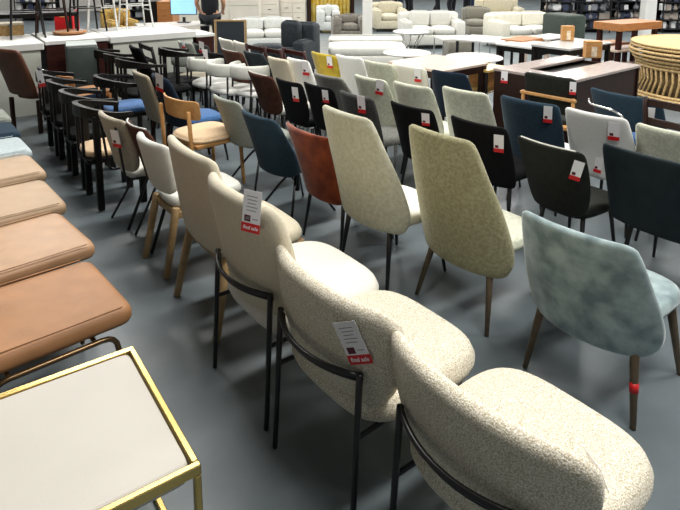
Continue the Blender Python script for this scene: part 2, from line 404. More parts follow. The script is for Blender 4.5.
sc('black high-back chair against the white display plinth, above the tan ribbed chair', (128, 42), (141, 50), .94, -2, .5, BLACKF, kind='tall', lean=.16, wrap=.05)

def ladder_chair(label, p, rz, m, w=.44, zt=.88, slats=3, grp='dark ladder-back chairs'):
    t = thing('dining_chair', label, 'chair', (p.x + .22, p.y, 0), D2R(rz), grp)
    for s in (-1, 1):
        MB().tube([(-.30, s * w / 2, zt), (-.22, s * w / 2, .45), (-.26, s * w / 2, 0)], .019, 6, fillet=.1).build('leg', m, t)
        MB().cyl((.2, s * w / 2, .43), (.2, s * w / 2, 0), .018).build('leg', m, t)
    for k in range(slats):
        z = zt - .04 - k * .15
        MB().box((-.29 + (zt - z) * .17, 0, z), (.018, w, .055), 0, .005).build('back_slat', m, t)
    MB().box((0, 0, .42), (.44, w, .03), 0, .005).build('seat_frame', m, t)
    MB().pad(0, 0, .44, w, .43, .465, .5, edge=.015).build('seat', BLACKF, t)
    return t

# --- third row
sc('large dark slate leather chair with wide square back at the right edge', (607, 142), (700, 168), .86, 2, .62, SLATE, kind='rect', lean=.14, wrap=.05, zb=.36, th=.035, r=.012, seat_w=.5)
sc('dark olive leather chair with pale piped rim, left of the slate leather chair', (518, 135), (577, 152), .84, 1, .46, OLIVEBLK, kind='shield', lean=.13, wrap=.06, zb=.40, th=.035, r=.011, hx=.2, hy=.17, piping=OFFW)
sc('black leather chair with low wide back and tag, behind the olive high-back chair', (451, 115), (501, 127), .82, 5, .48, BLACKF, kind='rect', lean=.12, wrap=.06, zb=.36, th=.035)
sc('black leather chair with low wide back, behind the pale sage high-back chair', (390, 100), (429, 110), .82, 4, .46, BLACKF, kind='rect', lean=.12, wrap=.06, zb=.36, th=.035, seatm=WHITE)
sc('charcoal fabric chair with square back and large tag, left of the low black leather chairs', (339, 89), (370, 98), .83, 2, .44, DGREY, kind='rect', lean=.1, wrap=.05, seatm=GREY)
sc('black slim chair with straight back, right one of the pair behind the rust chair', (304, 82), (329, 87), .82, 5, .42, BLACKF, kind='shield', lean=.1, wrap=.05, zb=.40, th=.035)
sc('black slim chair with straight back, left one of the pair behind the rust chair', (275, 77), (299, 83), .82, 4, .42, BLACKF, kind='shield', lean=.1, wrap=.05, zb=.40, th=.035)
sc('dark brown suede chair with pale seat rim, left of the two slim black chairs', (249, 70), (267, 76), .80, 2, .46, BROWNF, kind='shield', seatm=OFFW, lean=.14, wrap=.07, piping=OFFW, zb=.38)

def hoop_chair(label, px, zt, rz, w, bm=OFFW, sm=WHITE):
    p = at(*px, zt); rz = D2R(rz)
    t = thing('dining_chair', label, 'chair', (p.x + math.cos(rz) * .27, p.y + math.sin(rz) * .27, 0), rz, 'white chairs with hoop backs')
    # curved band back
    rings = []
    for k in range(17):
        a = D2R(90 + 180 * k / 16); R_ = w / 2
        c = Vector((-.02 + (R_ + .02) * math.cos(a), R_ * math.sin(a), zt - .075)); d = Vector((math.cos(a), math.sin(a), 0))
        rings.append([c + d * .03 * sgnpow(math.cos(b_), .6) + Vector((0, 0, .075 * sgnpow(math.sin(b_), .6))) for b_ in [2 * PI * j / 12 for j in range(12)]])
    MB().loft(rings).build('backrest', bm, t)
    MB().pad(.0, 0, .50, w * .98, .40, .47, .6, edge=.03).build('seat', sm, t)
    for s in (-1, 1):
        MB().cyl((-.20, s * w * .36, zt - .14), (-.22, s * w * .38, 0), .011).build('leg', BLKM, t)
        MB().cyl((.17, s * w * .38, .41), (.2, s * w * .42, 0), .011).build('leg', BLKM, t)
    return t
hoop_chair('white chair with curved hoop back, closest one to the brown suede chair', (236, 65), .76, 8, .50)
hoop_chair('white chair with curved hoop back, second from the brown suede chair', (213, 63), .76, 8, .50)
hoop_chair('white chair with curved hoop back, third from the brown suede chair', (193, 58), .76, 8, .50)
hoop_chair('grey chair with curved hoop back on black frame, last in the hoop-back row', (175, 54), .76, 8, .46, GREYG, BEIGE)

# --- fourth row
sc('beige chair with rounded top at the right edge, behind the slate leather chair', (649, 124), (692, 134), .86, 2, .50, GREEN_L, kind='tall', lean=.12, wrap=.07, zb=.38)
sc('white fabric chair with wide back and two tags, right of the navy blue chair', (567, 106), (622, 118), .88, 4, .50, WHITE, kind='tall', lean=.15, wrap=.07, zb=.38)
sc('navy blue fabric chair with tag, behind the dark olive leather chair', (502, 95), (553, 104), .88, 6, .50, BLUE, kind='rect', lean=.12, wrap=.06, zb=.36, seatm=WHITE)
sc('sage chair with square tapering back, left of the navy blue chair', (443, 86), (484, 92), .90, 8, .48, GREEN_L, kind='tall', lean=.13, wrap=.07)
sc('pale sage chair with square back, second sage chair from the navy blue chair', (393, 80), (429, 87), .88, 6, .48, GREEN_L, kind='tall', lean=.13, wrap=.07)
sc('pale sage chair with tag, third sage chair from the navy blue chair', (354, 73), (384, 80), .88, 4, .47, GREEN_L, kind='tall', lean=.13, wrap=.07, legm=CHROME)
sc('grey chair with wide swooping back, in front of the mustard chair', (312, 72), (343, 77), .79, 8, .52, GREY, kind='tub', lean=.15, wrap=.09, legm=CHROME)
sc('white chair with straight back, left of the mustard chair', (288, 57), (306, 60), .86, 6, .42, WHITE, kind='tall', lean=.10, wrap=.05)
sc('beige chair with straight back, left of the white straight-backed chair', (269, 56), (285, 59), .86, 5, .42, CREAM, kind='tall', lean=.12, wrap=.05, legm=CHROME)
sc('dark slate chair with swooping side, behind the brown suede chair', (245, 50), (261, 53), .87, 5, .50, SLATE, kind='tub', lean=.15, wrap=.09)
sc('dark brown chair with wide low back, behind the hoop-back white chairs', (222, 48), (238, 52), .86, 3, .48, BROWNF, kind='shield', lean=.14, wrap=.07, piping=OFFW)
sc('white rounded chair in front of the gold-framed board, left one of the pair', (219, 37), (231, 40), .88, 0, .46, CREAM2, kind='tall', lean=.12, wrap=.05)
sc('white rounded chair in front of the gold-framed board, right one of the pair', (233, 39), (246, 44), .88, -3, .46, CREAM2, kind='tall', lean=.12, wrap=.05)
sc('grey chair with white tag against the display plinth, left one of the tagged pair', (178, 40), (190, 43), .81, 5, .42, GREYG, kind='shield', lean=.10)
sc('dark grey chair with red tag against the display plinth, right one of the tagged pair', (191, 42), (206, 45), .79, 5, .44, DGREY, kind='shield', lean=.10)
sc('black low-backed chair with tag in front of the dark red cabinet', (206, 50), (221, 54), .76, 4, .44, BLACKF, kind='rect', lean=.10)

ladder_chair('dark cherry slat-back chair before the slate sofa, left one of the three', at(260, 46, .86), 5, CHERRY, w=.42, grp='dark cherry chairs before the sofas')
ladder_chair('dark cherry slat-back chair before the slate sofa, middle one of the three', at(275, 50, .84), 5, CHERRY, w=.42, grp='dark cherry chairs before the sofas')
ladder_chair('dark cherry slat-back chair before the slate sofa, right one of the three', at(298, 52, .84), 5, CHERRY, w=.42, grp='dark cherry chairs before the sofas')
# --- fifth row
sc('cream chair with tag, directly behind the second pale sage chair', (394, 63), (421, 67), .87, 6, .46, CREAM2, kind='rect', lean=.10, wrap=.04)
sc('sage grey chair with rounded back, below the white pillar', (364, 59), (391, 64), .87, 5, .48, GREEN_L, kind='tall', lean=.13, wrap=.07)
sc('white square-backed chair, left of the white pillar', (337, 54.5), (359, 57), .87, 8, .44, WHITE, kind='rect', lean=.10, wrap=.05)
sc('mustard yellow velvet chair with tag', (313, 51), (331, 55), .86, 3, .46, YELLOW, kind='shield', lean=.10, wrap=.05, zb=.44)
sc('dark navy chair with round shell back in front of the bleached wood table', (433, 69), (464, 73), .86, 12, .48, NAVY, kind='tub', lean=.12, wrap=.08, seatm=BRIGHTBLUE)

# blue armchair with tube arm
p = at(622, 93, .82)
t = shell_chair('armchair', 'blue low-backed armchair with curved silver arm tube, in front of the walnut desk', 'armchair', p, .82, 0, .62, BLUE, 'rect', 'taper', CHROME, lean=.10, th=.05, wrap=.10, zb=.50, seatm=BRIGHTBLUE)
MB().tube([(-.33, .27, .72), (-.44, .20, .71), (-.45, -.02, .70), (-.43, -.10, .66), (-.38, -.12, .40), (-.30, -.12, .01)], .011, fillet=.08).build('arm_tube', CHROME, t, label='curved silver arm tube')
# dark green upholstered chair with wooden frame rail
p = at(549, 76, .85)
t = shell_chair('dining_chair', 'dark green chair with honey wood rail across its back, against the walnut desk', 'chair', p, .86, 6, .52, OLIVEBLK, 'shield', None, HONEY, lean=.06, th=.05, wrap=.03, zb=.50, piping=CHROME)
MB().box((-.305, 0, .66), (.03, .56, .03), 0, .006).build('back_rail', HONEY, t)
for s in (-1, 1):
    MB().cyl((-.30, s * .25, .68), (-.31, s * .26, 0), .017, .014).build('leg', HONEY, t)
    MB().cyl((.2, s * .22, .37), (.22, s * .24, 0), .017, .014).build('leg', HONEY, t)
MB().box((-.04, 0, .38), (.46, .44, .04), 0, .008).build('seat_frame', HONEY, t)

ladder_chair('dark walnut ladder-back chair at the right edge, behind the beige chair', at(682, 101, .88), 0, WALNUT, w=.46)
ladder_chair('black ladder-back chair against the white plinth, right of the black high-back chair', at(152, 49, .82), 0, EBONY, w=.46)
arm_chair('armchair', 'black tub armchair against the white plinth, right of the black ladder-back chair', (at(165, 53, .8).x + .22, at(165, 53, .8).y), 0, BLACKF, .82)
for i, (px, py, lb) in enumerate([(98, 52, 'black armchair beside the dark green upholstered block'), (112, 57, 'black armchair in the middle of the three before the white plinth'), (124, 62, 'black armchair nearest the tan ribbed chair, among three before the white plinth')]):
    q = at(px, py, .8)
    tt = arm_chair('armchair', lb, (q.x + .2, q.y), 8, BLACKF, .80, EBONY, lr=.013, group='slender black armchairs before the plinth')
# far end of the aisle row
sc('navy chair with silver edge at the far end of the aisle row', (40, 66), (46, 71), .76, 5, .46, NAVY, kind='shield', lean=.16, wrap=.05, piping=CHROME)

bent_back_chair('small brown leather chair with curved back, beside the dark green block', at(57, 76, .67), 15, .40, .68, ORANGEW, TAN)
shell_chair('dining_chair', 'tall caramel leather chair with pale side edge at the far left', 'chair', at(4, 50, .95), .96, 32, .42, mat('caramel_leather', (.10, .034, .014), .55, 0, .15, 8, .2, 200), 'rect', 'square', WALNUT, lean=.18, wrap=.02, r=.02, zb=.42, th=.07, piping=PINKW)

# ------------------------------------------------------------------ left row: seats whose fronts face the aisle
def side_chair(label, yc, d, m, fm, crease=False, rz=6, w=.55):
    # seat front at x=.6 ; width along y
    t = thing('low_stool', label, 'stool', (.30, yc, 0), D2R(rz), 'leather seats along the left of the aisle')
    MB().pad(0, 0, .62, d, .375, .455, .16, n=44, edge=.028, crown=.01).build('seat', m, t)
    pts = []
    MB().tube([(-.3, d * .47, .462), (.26, d * .47, .462)], .003, 6).build('seam', m, t)
    MB().tube([(-.3, -d * .47, .461), (.26, -d * .47, .461)], .003, 6).build('seam', m, t)
    for s in (-1, 1):
        MB().tube([(-.28, s * (d / 2 + .008), .01), (-.24, s * (d / 2 + .008), .362), (.22, s * (d / 2 + .008), .362), (.25, s * (d / 2 + .008), .01)], .0115, fillet=.06).build('frame_tube', fm, t)
    for x in (-.18, .14): MB().cyl((x, -d / 2 + .01, .355), (x, d / 2 - .01, .355), .009).build('cross_bar', fm, t)
    return t
side_chair('tan leather stool seat on bronze tube legs, next to the gold-framed stool', 2.66, .56, TAN, BRONZE)
side_chair('tan leather stool seat, second from the gold-framed stool', 3.34, .58, TAN_LIT, BRONZE, rz=8)
side_chair('light brown leather stool seat, third from the gold-framed stool', 4.00, .56, TANL, BLKM, rz=5)
side_chair('light brown leather stool seat, fourth from the gold-framed stool', 4.65, .52, TANL, BLKM, rz=5)
side_chair('pale grey-blue stool seat beside the aisle', 5.23, .50, fab('ice_grey', (.52, .60, .62), .08, 40), BLKM, rz=4)
side_chair('dark teal blue stool seat beside the aisle', 5.82, .48, BLUE, BLKM, rz=3)
side_chair('silver grey stool seat, farthest along the left of the aisle', 6.42, .48, GREYG, BLKM, rz=3)

# gold framed stool
t = thing('framed_stool', 'ivory upholstered stool in a square gold metal frame at the bottom left', 'stool', (.22, 1.80, 0), 0)
gx, gy = .315, .32; gw = .021
IV = mat('ivory_leather', (.62, .585, .52), .5, 0, .02, 3, .1, 300)
MB().pad(0, 0, .602, .612, .40, .466, .08, n=44, edge=.010, crown=.006).build('cushion', IV, t)
for s in (-1, 1):
    MB().box((0, s * gy, .452), (gx * 2 + gw, gw, .034), 0, .003).build('top_rail', GOLD, t)
    MB().box((s * gx, 0, .452), (gw, gy * 2 - gw, .034), 0, .003).build('top_rail', GOLD, t)
    MB().box((s * gx, 0, .012), (gw, gy * 2 - gw, .024), 0, .003).build('base_rail', GOLD, t)
    for q in (-1, 1): MB().box((s * gx, q * gy, .2175), (gw, gw, .435), 0, .003).build('leg', GOLD, t)


# ------------------------------------------------------------------ desk and tables
def box_thing(name, label, cat, c, d, m, rz=0, group=None): return tag(MB().box((0, 0, 0), d, 0, .006).build(name, m), label, cat, group), c, rz
def put(o, c, rz=0): o.location = c; o.rotation_euler = (0, 0, rz); return o

REFLW = wood('walnut_painted_reflection', (.36, .29, .26), (.44, .37, .34), .2)  # dark walnut top, ceiling reflection painted in as a pale base colour
t = thing('desk', 'dark walnut desk with glossy top and a dark slot in it, tag on its side', 'desk', (5.80, 3.86, 0), D2R(4))
MB().box((-.62, 0, .735), (.26, .92, .03)).build('desktop', REFLW, t)
MB().box((.10, -.28, .735), (1.16, .36, .03)).build('desktop', REFLW, t)
MB().box((.10, .33, .735), (1.16, .26, .03)).build('desktop', REFLW, t)
MB().box((.10, .05, .68), (1.16, .30, .02)).build('slot_tray', EBONY, t)
MB().box((-.73, 0, .36), (.03, .90, .72)).build('side_panel', WALNUT, t)
MB().box((.66, 0, .36), (.03, .90, .72)).build('side_panel', WALNUT, t)
MB().box((0, -.42, .42), (1.36, .025, .60)).build('front_panel', WALNUT, t)
MB().box((0, .42, .42), (1.36, .025, .60)).build('back_panel', WALNUT, t)

def table(name, label, cat, c, d, rz, topm, legm, style='square', tt=.03, lr=.02, group=None, apron=False):
    t = thing(name, label, cat, (c[0], c[1], 0), rz, group)
    L, W, Hh = d
    MB().box((0, 0, Hh - tt / 2), (L, W, tt)).build('tabletop', topm, t)
    if apron: MB().box((0, 0, Hh - tt - .04), (L - .04, W - .04, .078)).build('apron', legm, t)
    for sx in (-1, 1):
        for sy in (-1, 1):
            MB().box((sx * (L / 2 - lr - .01), sy * (W / 2 - lr - .01), (Hh - tt) / 2), (lr * 2, lr * 2, Hh - tt)).build('leg', legm, t)
    return t
WTOP = mat('white_tabletop', (.66, .64, .61), .25, 0, .03, 4)
table('coffee_table', 'black-framed low table with white top and thin legs, behind the round glossy table', 'table', (7.76, 6.79), (.76, .76, .60), D2R(21), WTOP, BLKM, group='black-framed tables')
table('coffee_table', 'low black table with grey-white top and deep apron, directly behind the walnut desk', 'table', (7.83, 5.92), (.74, .80, .60), D2R(5), WTOP, EBONY, apron=True, lr=.03, group='black-framed tables')
q = at(522, 39.5, .6)
table('dining_table', 'reddish brown wooden table behind the low black table', 'table', (q.x, q.y), (.62, .40, .62), D2R(5), ORANGEW, CHERRY, tt=.10)
q = at(572, 43, .72)
table('dining_table', 'dark dining table with grey-white top beside the rattan table', 'table', (q.x, q.y), (1.15, .60, .72), D2R(4), mat('grey_tabletop', (.45, .44, .43), .25, 0, .05, 4), EBONY, apron=True, lr=.03)
q = at(548, 36, .55)
table('console_table', 'bleached wood table with pale top in front of the cream sofa', 'table', (q.x, q.y), (.8, .45, .55), D2R(4), WTOP, PINKW)
q = at(462, 37, .55)
table('coffee_table', 'white table on wire hairpin legs, in front of the taupe sofa', 'table', (q.x, q.y), (.9, .5, .55), D2R(-25), WTOP, CHROME, lr=.008)
# large light table behind the navy chair
q = at(438, 62, .75)
t = table('dining_table', 'large bleached wood dining table with dark brown legs, behind the dark navy chair', 'table', (q.x, q.y), (.80, .80, .75), D2R(5), PINKW, WALNUT, apron=True, lr=.035)
# gold and glass side cabinet
q = at(478, 65, .68)
t = thing('side_table', 'pale oak table with open shelf and golden underside, left of the walnut desk', 'table', (q.x, q.y, 0), D2R(10))
YEL = wood('golden_wood', (.50, .33, .10), (.66, .46, .18), .3)
MB().box((0, 0, .66), (.42, .52, .03)).build('tabletop', YEL, t)
MB().box((.05, 0, .40), (.36, .46, .02)).build('shelf', YEL, t)
for sx in (-1, 1):
    for sy in (-1, 1): MB().box((sx * .18, sy * .23, .322), (.025, .025, .645)).build('leg', BLKM if sx < 0 else CHROME, t)
MB().box((.16, 0, .52), (.015, .44, .22)).build('back_panel', HONEY, t)

def round_table(label, px, z, r, legs='wire', m=WHITEP, lm=CHROME, name='side_table'):
    q = at(*px, z)
    t = thing(name, label, 'table', (q.x, q.y, 0), 0, 'round white tables')
    MB().lathe((0, 0, z - .03), [(r * .9, 0), (r, .012), (r, .022), (r * .97, .03)], 40).build('tabletop', m, t)
    if legs == 'wire':
        n = 8
        for k in range(n):
            a = 2 * PI * k / n; b_ = a + .35
            MB().tube([(r * .75 * math.cos(a), r * .75 * math.sin(a), z - .03), (r * .30 * math.cos(b_), r * .30 * math.sin(b_), z * .45), (r * .72 * math.cos(b_ + .35), r * .72 * math.sin(b_ + .35), 0.006)], .008, 6).build('leg', lm, t)
        ring = [(r * .72 * math.cos(2 * PI * k / 24), r * .72 * math.sin(2 * PI * k / 24), .008) for k in range(24)]
        MB().tube(ring, .008, 6, closed=True).build('base_ring', lm, t)
    else:
        MB().lathe((0, 0, 0), [(r * .5, 0), (r * .5, .015), (.05, .04), (.035, .1), (.035, z - .1), (.08, z - .03)], 24).build('pedestal', lm, t)
    return t
round_table('round white pedestal table just behind the cream chairs', (407, 52), .72, .31, 'ped', WHITEP, WHITEP, 'dining_table')
round_table('round white table on crossed wire legs, in front of the white sofa', (411, 31), .58, .34)
round_table('round glossy table with dark rim, left of the walnut desk', (474, 56.5), .70, .36, 'ped', WTOP, BLKM, 'dining_table')

# rattan round table
q = at(690, 45, .75)
t = thing('rattan_table', 'round woven rattan table with flared slatted base at the right', 'table', (q.x + .44, q.y, 0))
R_ = .95
MB().lathe((0, 0, .72), [(R_ * .97, 0), (R_, .012), (R_, .028), (R_ * .98, .035)], 48).build('tabletop', RATTAN, t)
for k, (zz, rr) in enumerate([(.70, .93), (.645, .95), (.59, .94), (.53, .90), (.475, .86)]):
    MB().tube([(rr * math.cos(2 * PI * j / 48), rr * math.sin(2 * PI * j / 48), zz) for j in range(48)], .020, 8, closed=True).build('woven_hoop', RATTAN, t)
for zz, rr in [(.425, .85), (.06, .91), (.02, .93)]:
    MB().tube([(rr * math.cos(2 * PI * j / 48), rr * math.sin(2 * PI * j / 48), zz) for j in range(48)], .022, 8, closed=True).build('base_hoop', RATTAN, t)
for k in range(64):
    a = 2 * PI * k / 64
    MB().tube([(.85 * math.cos(a), .85 * math.sin(a), .425), (.82 * math.cos(a), .82 * math.sin(a), .25), (.91 * math.cos(a), .91 * math.sin(a), .04)], .017, 6).build('slat', RATTAN, t)
for k in range(14):
    a = 2 * PI * k / 14
    MB().cyl((.85 * math.cos(a), .85 * math.sin(a), .44), (.92 * math.cos(a), .92 * math.sin(a), .72), .012).build('upright', RATTAN, t)
MB().lathe((0, 0, .02), [(.70, 0), (.70, .62), (.60, .63)], 40).build('inner_drum', mat('rattan_dark', (.30, .20, .09), .8, 0, .3, 30), t)

# wooden display table with shelves
q = at(628, 23, .9)
t = thing('display_table', 'orange wood display table with deep top and lower shelves, beside the rattan table', 'table', (q.x, q.y, 0), D2R(-8))
MB().box((0, 0, .87), (1.0, .5, .12)).build('tabletop', ORANGEW, t)
for sx in (-1, 1):
    for sy in (-1, 1): MB().box((sx * .42, sy * .18, .405), (.07, .07, .81)).build('leg', CHERRY, t)
MB().box((0, 0, .5), (1.05, .5, .03)).build('shelf', PINKW, t)
MB().box((0, 0, .2), (1.05, .5, .03)).build('shelf', PINKW, t)
q = at(604, 45, .5)
t = thing('console_table', 'low brown wooden console in front of the display table', 'table', (q.x, q.y, 0), D2R(-10))
MB().box((0, 0, .5), (.8, .35, .1)).build('tabletop', ORANGEW, t)
MB().box((0, 0, .18), (.8, .35, .03)).build('shelf', WHITEP, t)
for sx in (-1, 1):
    for sy in (-1, 1): MB().box((sx * .35, sy * .13, .225), (.06, .06, .45)).build('leg', CHERRY, t)

def sign_box(label, px, zb, w, h):
    q = at(*px, zb)
    t = thing('sign_holder', label, 'sign', (q.x, q.y, zb), -PSI, 'wooden sign holders on tables')
    MB().box((0, 0, h / 2), (w, .10, h)).build('panel', HONEY, t)
    MB().box((0, -.053, h * .38), (w * .34, .006, h * .6)).build('printed_card', mat('card_beige', (.70, .58, .42), .6, 0, .2, 20), t)
sign_box('honey wood sign holder on the grey-topped dining table', (567, 40.5), .725, .17, .22)
sign_box('honey wood sign holder on the far edge of the walnut desk', (592, 57.5), .752, .19, .20)

# ------------------------------------------------------------------ sofas
def sofa(name, label, c, w, rz, m, cat='sofa', d=.95, arms=(1, 1), n=2, hb=.8, sm=None, chaise=0, group=None):
    # faces local -y
    t = thing(name, label, cat, (c[0], c[1], 0), rz, group)
    MB().pad(0, 0, w, d, .08, .30, .12, n=36, edge=.03, crown=.0).build('base', m, t)
    MB().pad(0, d / 2 - .14, w, .27, .12, hb, .2, n=36, edge=.06).build('backrest', m, t)
    for s, on in ((-1, arms[0]), (1, arms[1])):
        if on: MB().pad(s * (w / 2 - .10), 0, .20, d, .1, .60, .2, edge=.05).build('arm', m, t)
    iw = w - .2 * sum(arms); x0 = -w / 2 + (.2 if arms[0] else 0)
    for k in range(n):
        MB().pad(x0 + iw * (k + .5) / n, -.10, iw / n - .01, d - .24, .30, .45, .2, edge=.05, crown=.02).build('seat_cushion', sm or m, t)
        MB().pad(x0 + iw * (k + .5) / n, d / 2 - .34, iw / n - .02, .18, .44, hb + .04, .25, edge=.06).build('back_cushion', m, t)
    if chaise:
        MB().pad(-w / 2 + .42, -d / 2 - chaise / 2, .84, chaise, .08, .44, .2, edge=.06).build('chaise', sm or m, t)
    for sx in (-1, 1):
        for sy in (-1, 1): MB().cyl((sx * (w / 2 - .1), sy * (d / 2 - .1), .09), (sx * (w / 2 - .1), sy * (d / 2 - .1), 0), .02).build('leg', BLKM, t)
    return t
IVS = fab('ivory_sofa', (.64, .635, .585), .04, 20); LGS = fab('light_grey_sofa', (.58, .60, .58), .06, 20); TAU = fab('taupe_sofa', (.20, .19, .155), .1, 30)
BGS = fab('beige_sofa', (.52, .48, .36), .06, 20); SLS = fab('slate_sofa', (.022, .028, .034), .2, 20)
def sfa(px, py): q = at(px, py); return (q.x, q.y)
sofa('sofa', 'ivory sofa with long low back, behind the round wire table', sfa(430, 46), 1.35, D2R(-32), IVS, n=2, hb=.74)
sofa('sofa', 'taupe grey sofa with low block in front, between the ivory and cream sofas', sfa(478, 37), .70, D2R(-30), TAU, n=1, arms=(0, 1), d=.8, hb=.72)
o = tag(MB().pad(0, 0, .50, .45, .02, .36, .15, edge=.04).build('ottoman', TAU), 'low taupe block in front of the taupe sofa', 'ottoman'); q = at(458, 58); put(o, (q.x, q.y, 0), D2R(-30))
sofa('sofa', 'cream sofa with rounded seat cushion, in front of the dark shelving', sfa(522, 46), 1.5, D2R(-22), fab('cream_sofa', (.68, .66, .56), .05, 20), n=2, sm=IVS, d=.95, hb=.72)
o = tag(MB().pad(0, 0, .5, .75, .02, .80, .12, edge=.05).build('upholstered_block', fab('dark_green_sofa', (.045, .06, .05), .1, 20)), 'dark grey-green upholstered block at the right end of the cream sofa', 'ottoman'); q = at(562, 52); put(o, (q.x, q.y, 0), D2R(-15))
sofa('sofa', 'large white modular sofa behind the white pillar', sfa(366, 68), 1.35, D2R(-35), IVS, n=1, d=1.1, arms=(0, 0), hb=.52)
sofa('sofa', 'slate grey armchair-like sofa with tall back, before the pale cabinets', sfa(298, 74), .55, D2R(-62), SLS, n=1, arms=(0, 1), hb=.86, d=.62)
o = tag(MB().pad(0, 0, .62, .50, .03, .40, .4, edge=.08).build('ottoman', SLS), 'slate grey rounded ottoman in front of the slate sofa', 'ottoman'); q = at(268, 66); put(o, (q.x, q.y, 0), D2R(-30))
sofa('sofa', 'pale grey sofa left of the slate sofa', sfa(264, 50), 1.3, D2R(-25), LGS, n=2, sm=IVS, d=.8, hb=.66)
sofa('sofa', 'beige sofa behind the right side of the white pillar', sfa(388, 30), .9, D2R(-30), BGS, n=1, hb=.74)
sofa('armchair', 'mottled grey armchair in front of the yellow curtain wall', sfa(349, 42), .8, D2R(-30), fab('mottled_grey', (.18, .165, .14), .2, 15), 'armchair', n=1, hb=.62, d=.7)
sofa('armchair', 'small pale pink armchair at the foot of the yellow curtain wall', sfa(328, 32), .6, D2R(-30), LGS, 'armchair', n=1, hb=.70, d=.6)
sofa('sofa', 'pale beige sofa far behind the cream sofa', sfa(498, 28), 1.2, D2R(-35), BGS, n=1)
sofa('armchair', 'ochre patterned armchair beyond the white plinth', sfa(121, 46), .62, D2R(0), mat('ochre', (.35, .22, .05), .8, 0, .35, 14), 'armchair', n=1)

# yellow curtain wall, pale cabinets, shelving
a, b2 = at(318, 24), at(358, 22)
mid = (a + b2) / 2; L = (b2 - a).length
t = thing('curtain_wall', 'yellow patterned curtain panel between two dark posts', 'curtain', (mid.x, mid.y + .4, 0), math.atan2(b2.y - a.y, b2.x - a.x))
cm = MB(); rings = []
for k in range(60):
    x = -L / 2 + L * k / 59; y = .04 * math.sin(k * 1.1)
    rings.append([(x, y - .01, .03), (x, y + .01, .03), (x, y + .01, 2.4), (x, y - .01, 2.4)])
cm.loft(rings).build('curtain', mat('yellow_pattern', (.80, .50, .02), .8, 0, 0, 6, col2=(.90, .72, .22), detail=2), t)
for s in (-1, 1): MB().box((s * (L / 2 + .06), 0, 1.2), (.1, .12, 2.4)).build('post', WALNUT, t)
MB().box((0, 0, 2.42), (L + .2, .12, .05)).build('top_rail', WALNUT, t)

def cabinet(label, c, w, d, h, rz, m, rows=2, cols=3, name='cabinet', dm=None, group=None, km=BLKM):
    t = thing(name, label, 'cabinet', (c[0], c[1], 0), rz, group)
    MB().box((0, 0, h / 2), (w, d, h)).build('body', m, t)
    for i in range(rows):
        for j in range(cols):
            ww = (w - .04) / cols; hh = (h - .08) / rows
            x = -w / 2 + .02 + ww * (j + .5); z = .05 + hh * (i + .5)
            dd = MB().box((x, -d / 2 - .008, z), (ww - .015, .02, hh - .015)).build('drawer', dm or m, t)
            MB().box((x, -d / 2 - .024, z), (.10, .012, .015)).build('handle', km, dd)
    return t
PALE = mat('pale_cabinet', (.62, .58, .50), .5, 0, .05, 3)
for (px0, px1, py, h, lb) in [(253, 284, 26, .95, 'pale beige cabinet with drawers, left one behind the grey sofas'), (286, 311, 24, .95, 'pale beige cabinet with drawers, right one behind the grey sofas')]:
    a = at(px0, py); b2 = at(px1, py); m_ = (a + b2) / 2
    cabinet(lb, (m_.x, m_.y + .3), (b2 - a).length, .5, h, math.atan2(b2.y - a.y, b2.x - a.x), PALE, 3, 2, group='pale beige cabinets')
t = cabinet('tall pale cabinet wall left of the beige drawers', (6.0, 13.8), 2.1, .5, 1.6, D2R(-35), mat('cream_cab', (.66, .63, .55), .5, 0, .04, 3), 2, 3)
q = at(264, 10, .62)
# gold framed board
a = at(216, 46, .45); b2 = at(246, 46, .45)
t = thing('framed_board', 'black board in a thin gold frame standing behind the white rounded chairs', 'board', ((a.x + b2.x) / 2, (a.y + b2.y) / 2, 0), math.atan2(b2.y - a.y, b2.x - a.x))
W_ = (b2 - a).length
MB().box((0, 0, .54), (W_ - .05, .03, .66)).build('panel', mat('board_black', (.02, .026, .032), .5, 0, .1, 3), t)
for s in (-1, 1): MB().box((s * W_ / 2, 0, .45), (.035, .05, .90)).build('post', OAK, t)
for z in (.20, .885): MB().box((0, 0, z), (W_ - .035, .045, .03)).build('rail', OAK, t)

# ------------------------------------------------------------------ white plinth at the back left and what stands on it
def plinth(label, x0, x1, y0, y1, h, name='display_plinth'):
    t = thing(name, label, 'plinth', ((x0 + x1) / 2, (y0 + y1) / 2, 0), 0, 'display plinths')
    w, d = x1 - x0, y1 - y0
    MB().box((0, 0, (h - .09) / 2), (w - .08, d - .08, h - .09)).build('body', mat('plinth_panel', (.50, .51, .45), .6, 0, .05, 3), t)
    MB().box((0, 0, h - .045), (w, d, .09), 0, .008).build('plinth_top', WHITEP, t)
    return t
plinth('long white display plinth with pale panelled front at the back left', 2.03, 3.22, 8.15, 9.3, .90)
plinth('short white display plinth at the far left, behind the caramel leather chair', .2, 1.22, 8.05, 9.15, .90)
t = thing('low_cabinet', 'dark cherry cabinet with white top between the two plinths', 'cabinet', (1.63, 8.7, 0))
MB().box((0, 0, .425), (.74, 1.05, .85)).build('body', CHERRY, t)
MB().box((0, 0, .875), (.76, 1.1, .05)).build('cabinet_top', WHITEP, t)
t = thing('low_cabinet', 'small dark red cabinet at the right end of the long white plinth', 'cabinet', (3.37, 8.5, 0))
MB().box((0, 0, .40), (.27, .6, .80)).build('body', CHERRY, t)
MB().box((0, 0, .82), (.29, .64, .04)).build('cabinet_top', WHITEP, t)
MB().box((0, -.305, .40), (.23, .02, .7)).build('door', CHERRY, t)
q = at(80, 43, .90)
t = thing('upholstered_block', 'tall dark green upholstered block in front of the cherry cabinet', 'ottoman', (q.x, q.y - .05, 0), D2R(-10))
MB().pad(0, 0, .36, .46, .02, .89, .12, edge=.02, crown=.0).build('body', mat('dark_green_leather', (.028, .042, .038), .5, 0, .15, 6), t)
